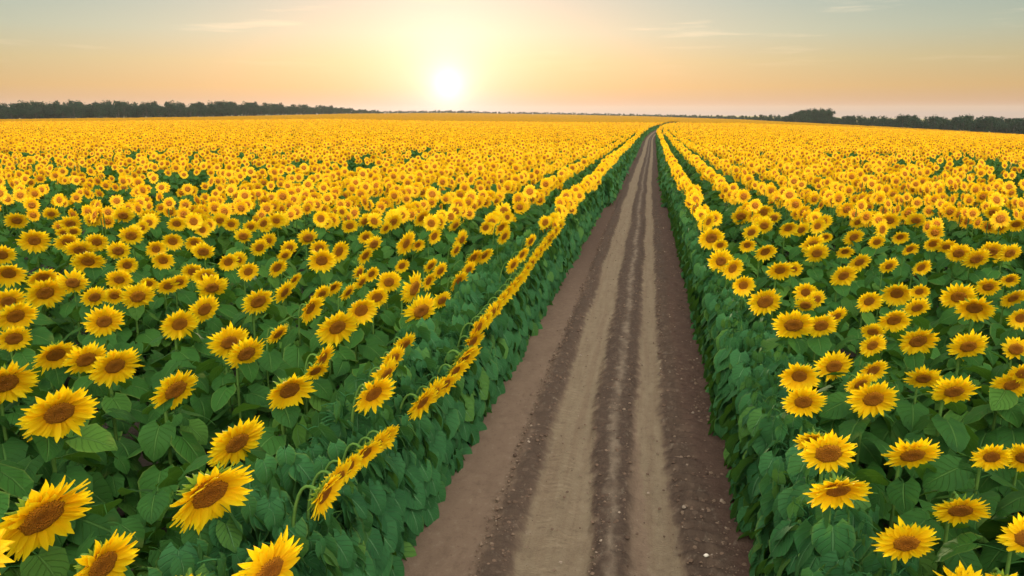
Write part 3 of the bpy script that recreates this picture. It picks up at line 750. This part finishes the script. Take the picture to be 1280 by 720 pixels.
CZ[0] -= 1.0; CZ[-1] -= 1.1
gap = np.abs(CX-xc(CY)) < 2.0
nr, nc = CX.shape; i_ = np.arange(nr-1)[:, None]*nc+np.arange(nc-1)[None, :]
keep = ~(gap[:-1, :-1] & (CY[:-1, :-1] < 330)); i_ = i_[keep]
L = np.stack([i_, i_+1, i_+nc+1, i_+nc], -1).reshape(-1); n = len(i_)
packs.append((np.stack([CX, CY, CZ], -1).reshape(-1, 3), L, np.full(n, 4), np.zeros((len(L), 2)), np.full(n, 6), RS.rand(n)))
fo = bpy.data.objects.new('sunflower_field', to_mesh('sunflower_field', [p for p in packs if p is not None], mats_field, False)); col.objects.link(fo)
fo['kind'] = 'stuff'; fo['label'] = 'endless mass of yellow sunflowers filling the field to the horizon'; fo['category'] = 'sunflower field'

# --- leaves between and under the single plants, one object
packs = []
und = (rr < 17) & (dmin > .25) & (rp[:, 2] > 0) & ~isind
ui = np.where(und & (RS.rand(len(rp)) < np.where(rr < 8, .80, .50)))[0]
for k in range(6):
    q = rp[ui[k::6]]
    if len(q) == 0: continue
    pos = np.stack([q[:, 0]+RS.normal(0, .06, len(q)), q[:, 1]+RS.normal(0, .06, len(q)), zg(q[:, 0], q[:, 1])], -1)
    packs.append(place_many(FOL_T[k].pack(), pos, RS.rand(len(q))*6.28, RS.uniform(.72, .98, len(q))))
lo = bpy.data.objects.new('sunflower_leaves', to_mesh('sunflower_leaves', packs, [M_leaf, M_stem])); col.objects.link(lo)
lo['kind'] = 'stuff'; lo['label'] = 'dense green leaves filling the gaps between the foreground sunflowers'; lo['category'] = 'leaves'
# the leafy walls along the track
for side, xw, yaw0, nm in ((-1, -1.77, 0., 'left'), (1, .95, PI, 'right')):
    packs = []
    for lay in range(3):
        ys = np.arange(1.8, 30, .15); ys = ys+RS.uniform(-.05, .05, len(ys)); xs = xw+side*lay*.17+xc(ys)+RS.normal(0, .025, len(ys))
        for k in range(4):
            s_ = slice(k, len(ys), 4)
            packs.append(place_many(EDGE_T[k].pack(), np.stack([xs[s_], ys[s_], zg(xs[s_], ys[s_])-.02], -1), yaw0+RS.normal(0, .35, len(ys[s_])), RS.uniform(.84, 1.02, len(ys[s_]))*(1+(.09 if side < 0 else .0)*lay)))
    rngw = random.Random(88)
    for k in range(5):
        t = leaves_mid(rngw, 16, True); ys = np.geomspace(30, 330, 900)[k::5]; ys = ys+RS.uniform(-.2, .2, len(ys)); xs = xw+(.07 if side < 0 else .06)+xc(ys)+RS.normal(0, .07, len(ys))
        t.m = [0]*len(t.m)
        packs.append(place_many(t.pack(), np.stack([xs, ys, zg(xs, ys)], -1), yaw0+RS.normal(0, .5, len(ys)), RS.uniform(.85, 1.05, len(ys))))
    o = bpy.data.objects.new('leafy_row_edge', to_mesh('leafy_row_edge', packs, [M_edge, M_stem])); col.objects.link(o)
    o['kind'] = 'stuff'; o['label'] = f'wall of hanging blue green leaves along the {nm} side of the dirt track'; o['category'] = 'leaves'

# ------------------------------------------------------------------ far woods
m, nt = newmat('far_foliage'); b = NB(nt); r = b.rnd(); b.surf(b.ramp(r, [(0, (.004, .018, .009)), (.6, (.009, .030, .014)), (1, (.018, .042, .017))]), .8, transl=.1, spec=.1); M_tree = m
m, nt = newmat('bark'); b = NB(nt); b.surf((.03, .028, .022), .9); M_bark = m
def tree_t(seed, leafn=620):
    rng = random.Random(seed); t = T(); h = 1.
    t.add(tube([(0, 0, -.1), (.01, 0, .3), (0, .01, .7)], [.035, .028, .012], n=5, mat=1))
    cl = []
    for i in range(9):
        a = rng.uniform(0, 6.28); z = rng.uniform(.28, .82); r = rng.uniform(.05, .30)*(1.2-.6*z)
        cl.append((r*math.cos(a), r*math.sin(a), z, rng.uniform(.13, .22)))
        t.add(tube([(0, 0, z*.55), (r*.6*math.cos(a), r*.6*math.sin(a), z*.85), (r*math.cos(a), r*math.sin(a), z)], [.015, .010, .004], n=3, mat=1))
    for i in range(leafn):
        c = rng.choice(cl); d = np.array([rng.gauss(0, 1), rng.gauss(0, 1), rng.gauss(0, .9)]); d /= np.linalg.norm(d)+1e-6
        p = np.array(c[:3])+d*c[3]*rng.uniform(.3, 1.0)**.8; n = d+np.array([rng.gauss(0, .6), rng.gauss(0, .6), rng.gauss(0, .6)]); M = frame(n); s = rng.uniform(.013, .030)
        q = [p+s*(x*M[:3, 0]+y*M[:3, 1]) for x, y in ((-1, -.6), (.8, -1), (1, .7), (-.5, 1))]
        t.poly(q, None, 0, rng.random())
    return t
TREES = [tree_t(900+k).pack() for k in range(7)]
def wood(name, label, prof, rows=3, sp_px=4.0, seed=1, gapr=18, hmin=.8, cat='trees'):
    """prof: x px, top y px, base y px, distance"""
    rng = np.random.RandomState(seed); xs = np.arange(prof[0][0], prof[-1][0], sp_px)
    P = np.array(prof, float); packs = []; pos, scl = [], []
    for k in range(rows):
        for x in xs+rng.uniform(-.5, .5, len(xs))*sp_px+k*sp_px/rows:
            ty, by_, dd = (np.interp(x, P[:, 0], P[:, i]) for i in (1, 2, 3)); dd = dd+gapr*(k+rng.rand())
            v = Fv + Rv*(x-640)/FPX - Uv*(ty-360)/FPX; hz = math.hypot(v[0], v[1]); top = CAMH+v[2]/hz*dd
            X, Y = v[0]/hz*dd, v[1]/hz*dd; g0 = float(zg(X, Y)); hgt = (top-g0)
            if hgt < 1.5: continue
            pos.append((X, Y, g0)); scl.append(hgt*(.80+.24*rng.rand()**1.0)*(1-.02*k))
    pos, scl = np.array(pos), np.array(scl)
    for k in range(7):
        if len(pos[k::7]): packs.append(place_many(TREES[k], pos[k::7], rng.rand(len(pos[k::7]))*6.28, scl[k::7]))
    o = bpy.data.objects.new(name, to_mesh(name, packs, [M_tree, M_bark], False)); col.objects.link(o)
    o['kind'] = 'stuff'; o['label'] = label; o['category'] = cat
wood('far_wood', 'long dark wood standing on the horizon behind the left field',
     [(-120, 125, 150, 450), (0, 126, 149, 450), (15, 124, 149, 450), (60, 125, 149, 450), (85, 124, 149, 455), (97, 120, 148, 455), (112, 125, 148, 460), (128, 125, 148, 460), (140, 122, 147, 465), (165, 125, 147, 470), (230, 125, 147, 480),
      (285, 124, 146, 495), (305, 125, 146, 500), (345, 126, 145, 540), (356, 128, 144, 560), (375, 129, 144, 590), (425, 131, 142, 660), (441, 134, 142, 680)], sp_px=4.5)
wood('far_wood', 'thin faint line of distant trees on the horizon under the sun',
     [(443, 135, 141, 720), (474, 137, 141, 780), (480, 138, 141, 1250), (560, 137, 141, 1250), (590, 137.3, 141, 1250), (600, 138.5, 141, 1250), (700, 140, 143, 1250), (815, 142, 145, 1000), (935, 143.5, 148, 640)], rows=2, sp_px=2.2, seed=2)
wood('far_wood', 'dark wood along the horizon behind the right field',
     [(936, 143.5, 149.5, 560), (950, 142, 150, 500), (990, 142, 152, 480), (1050, 143, 155, 450), (1090, 143, 157, 430), (1115, 144, 158, 420), (1125, 141, 159, 410), (1150, 143, 161, 400), (1190, 143, 163, 385), (1207, 140, 164, 380), (1220, 143, 165, 378), (1232, 141, 166, 372), (1245, 143.5, 166, 370), (1280, 143, 168, 368), (1420, 143, 170, 368)], sp_px=5.0, seed=3)
wood('grove', 'rounded grove of taller trees rising above the right wood', [(986, 142, 151, 470), (994, 138, 151, 470), (1004, 135.5, 152, 470), (1016, 133.5, 152, 470), (1036, 134, 153, 470), (1041, 139, 153, 470), (1043, 143, 153, 470)], sp_px=3., seed=4, gapr=8)
m, nt = newmat('haze_air'); b = NB(nt)
pv = b.n('ShaderNodeVolumePrincipled', Density=.00012, Anisotropy=.35); pv.inputs['Color'].default_value = (.88, .88, .86, 1)
nt.links.new(pv.outputs[0], b.n('ShaderNodeOutputMaterial').inputs[1])
hx0, hx1, hy0, hy1, hz0, hz1 = -4000, 4000, -1000, 4000, float(min(GZ.min(), -20))-1, 28
me = bpy.data.meshes.new('haze'); me.from_pydata([(x, y, z) for x in (hx0, hx1) for y in (hy0, hy1) for z in (hz0, hz1)], [], [(0, 1, 3, 2), (4, 6, 7, 5), (0, 4, 5, 1), (2, 3, 7, 6), (0, 2, 6, 4), (1, 5, 7, 3)])
me.materials.append(m); ho = bpy.data.objects.new('haze', me); col.objects.link(ho); ho['kind'] = 'stuff'; ho['label'] = 'warm thin haze hanging over the field towards the horizon'; ho['category'] = 'haze'
print('zmin', GZ.min(), 'HEADS', len(heads), 'indiv', len(indiv), 'first heads', info[:9], [q for q in info if q[6]][:20])
print('polys field', len(fo.data.polygons), 'leaves', len(lo.data.polygons))
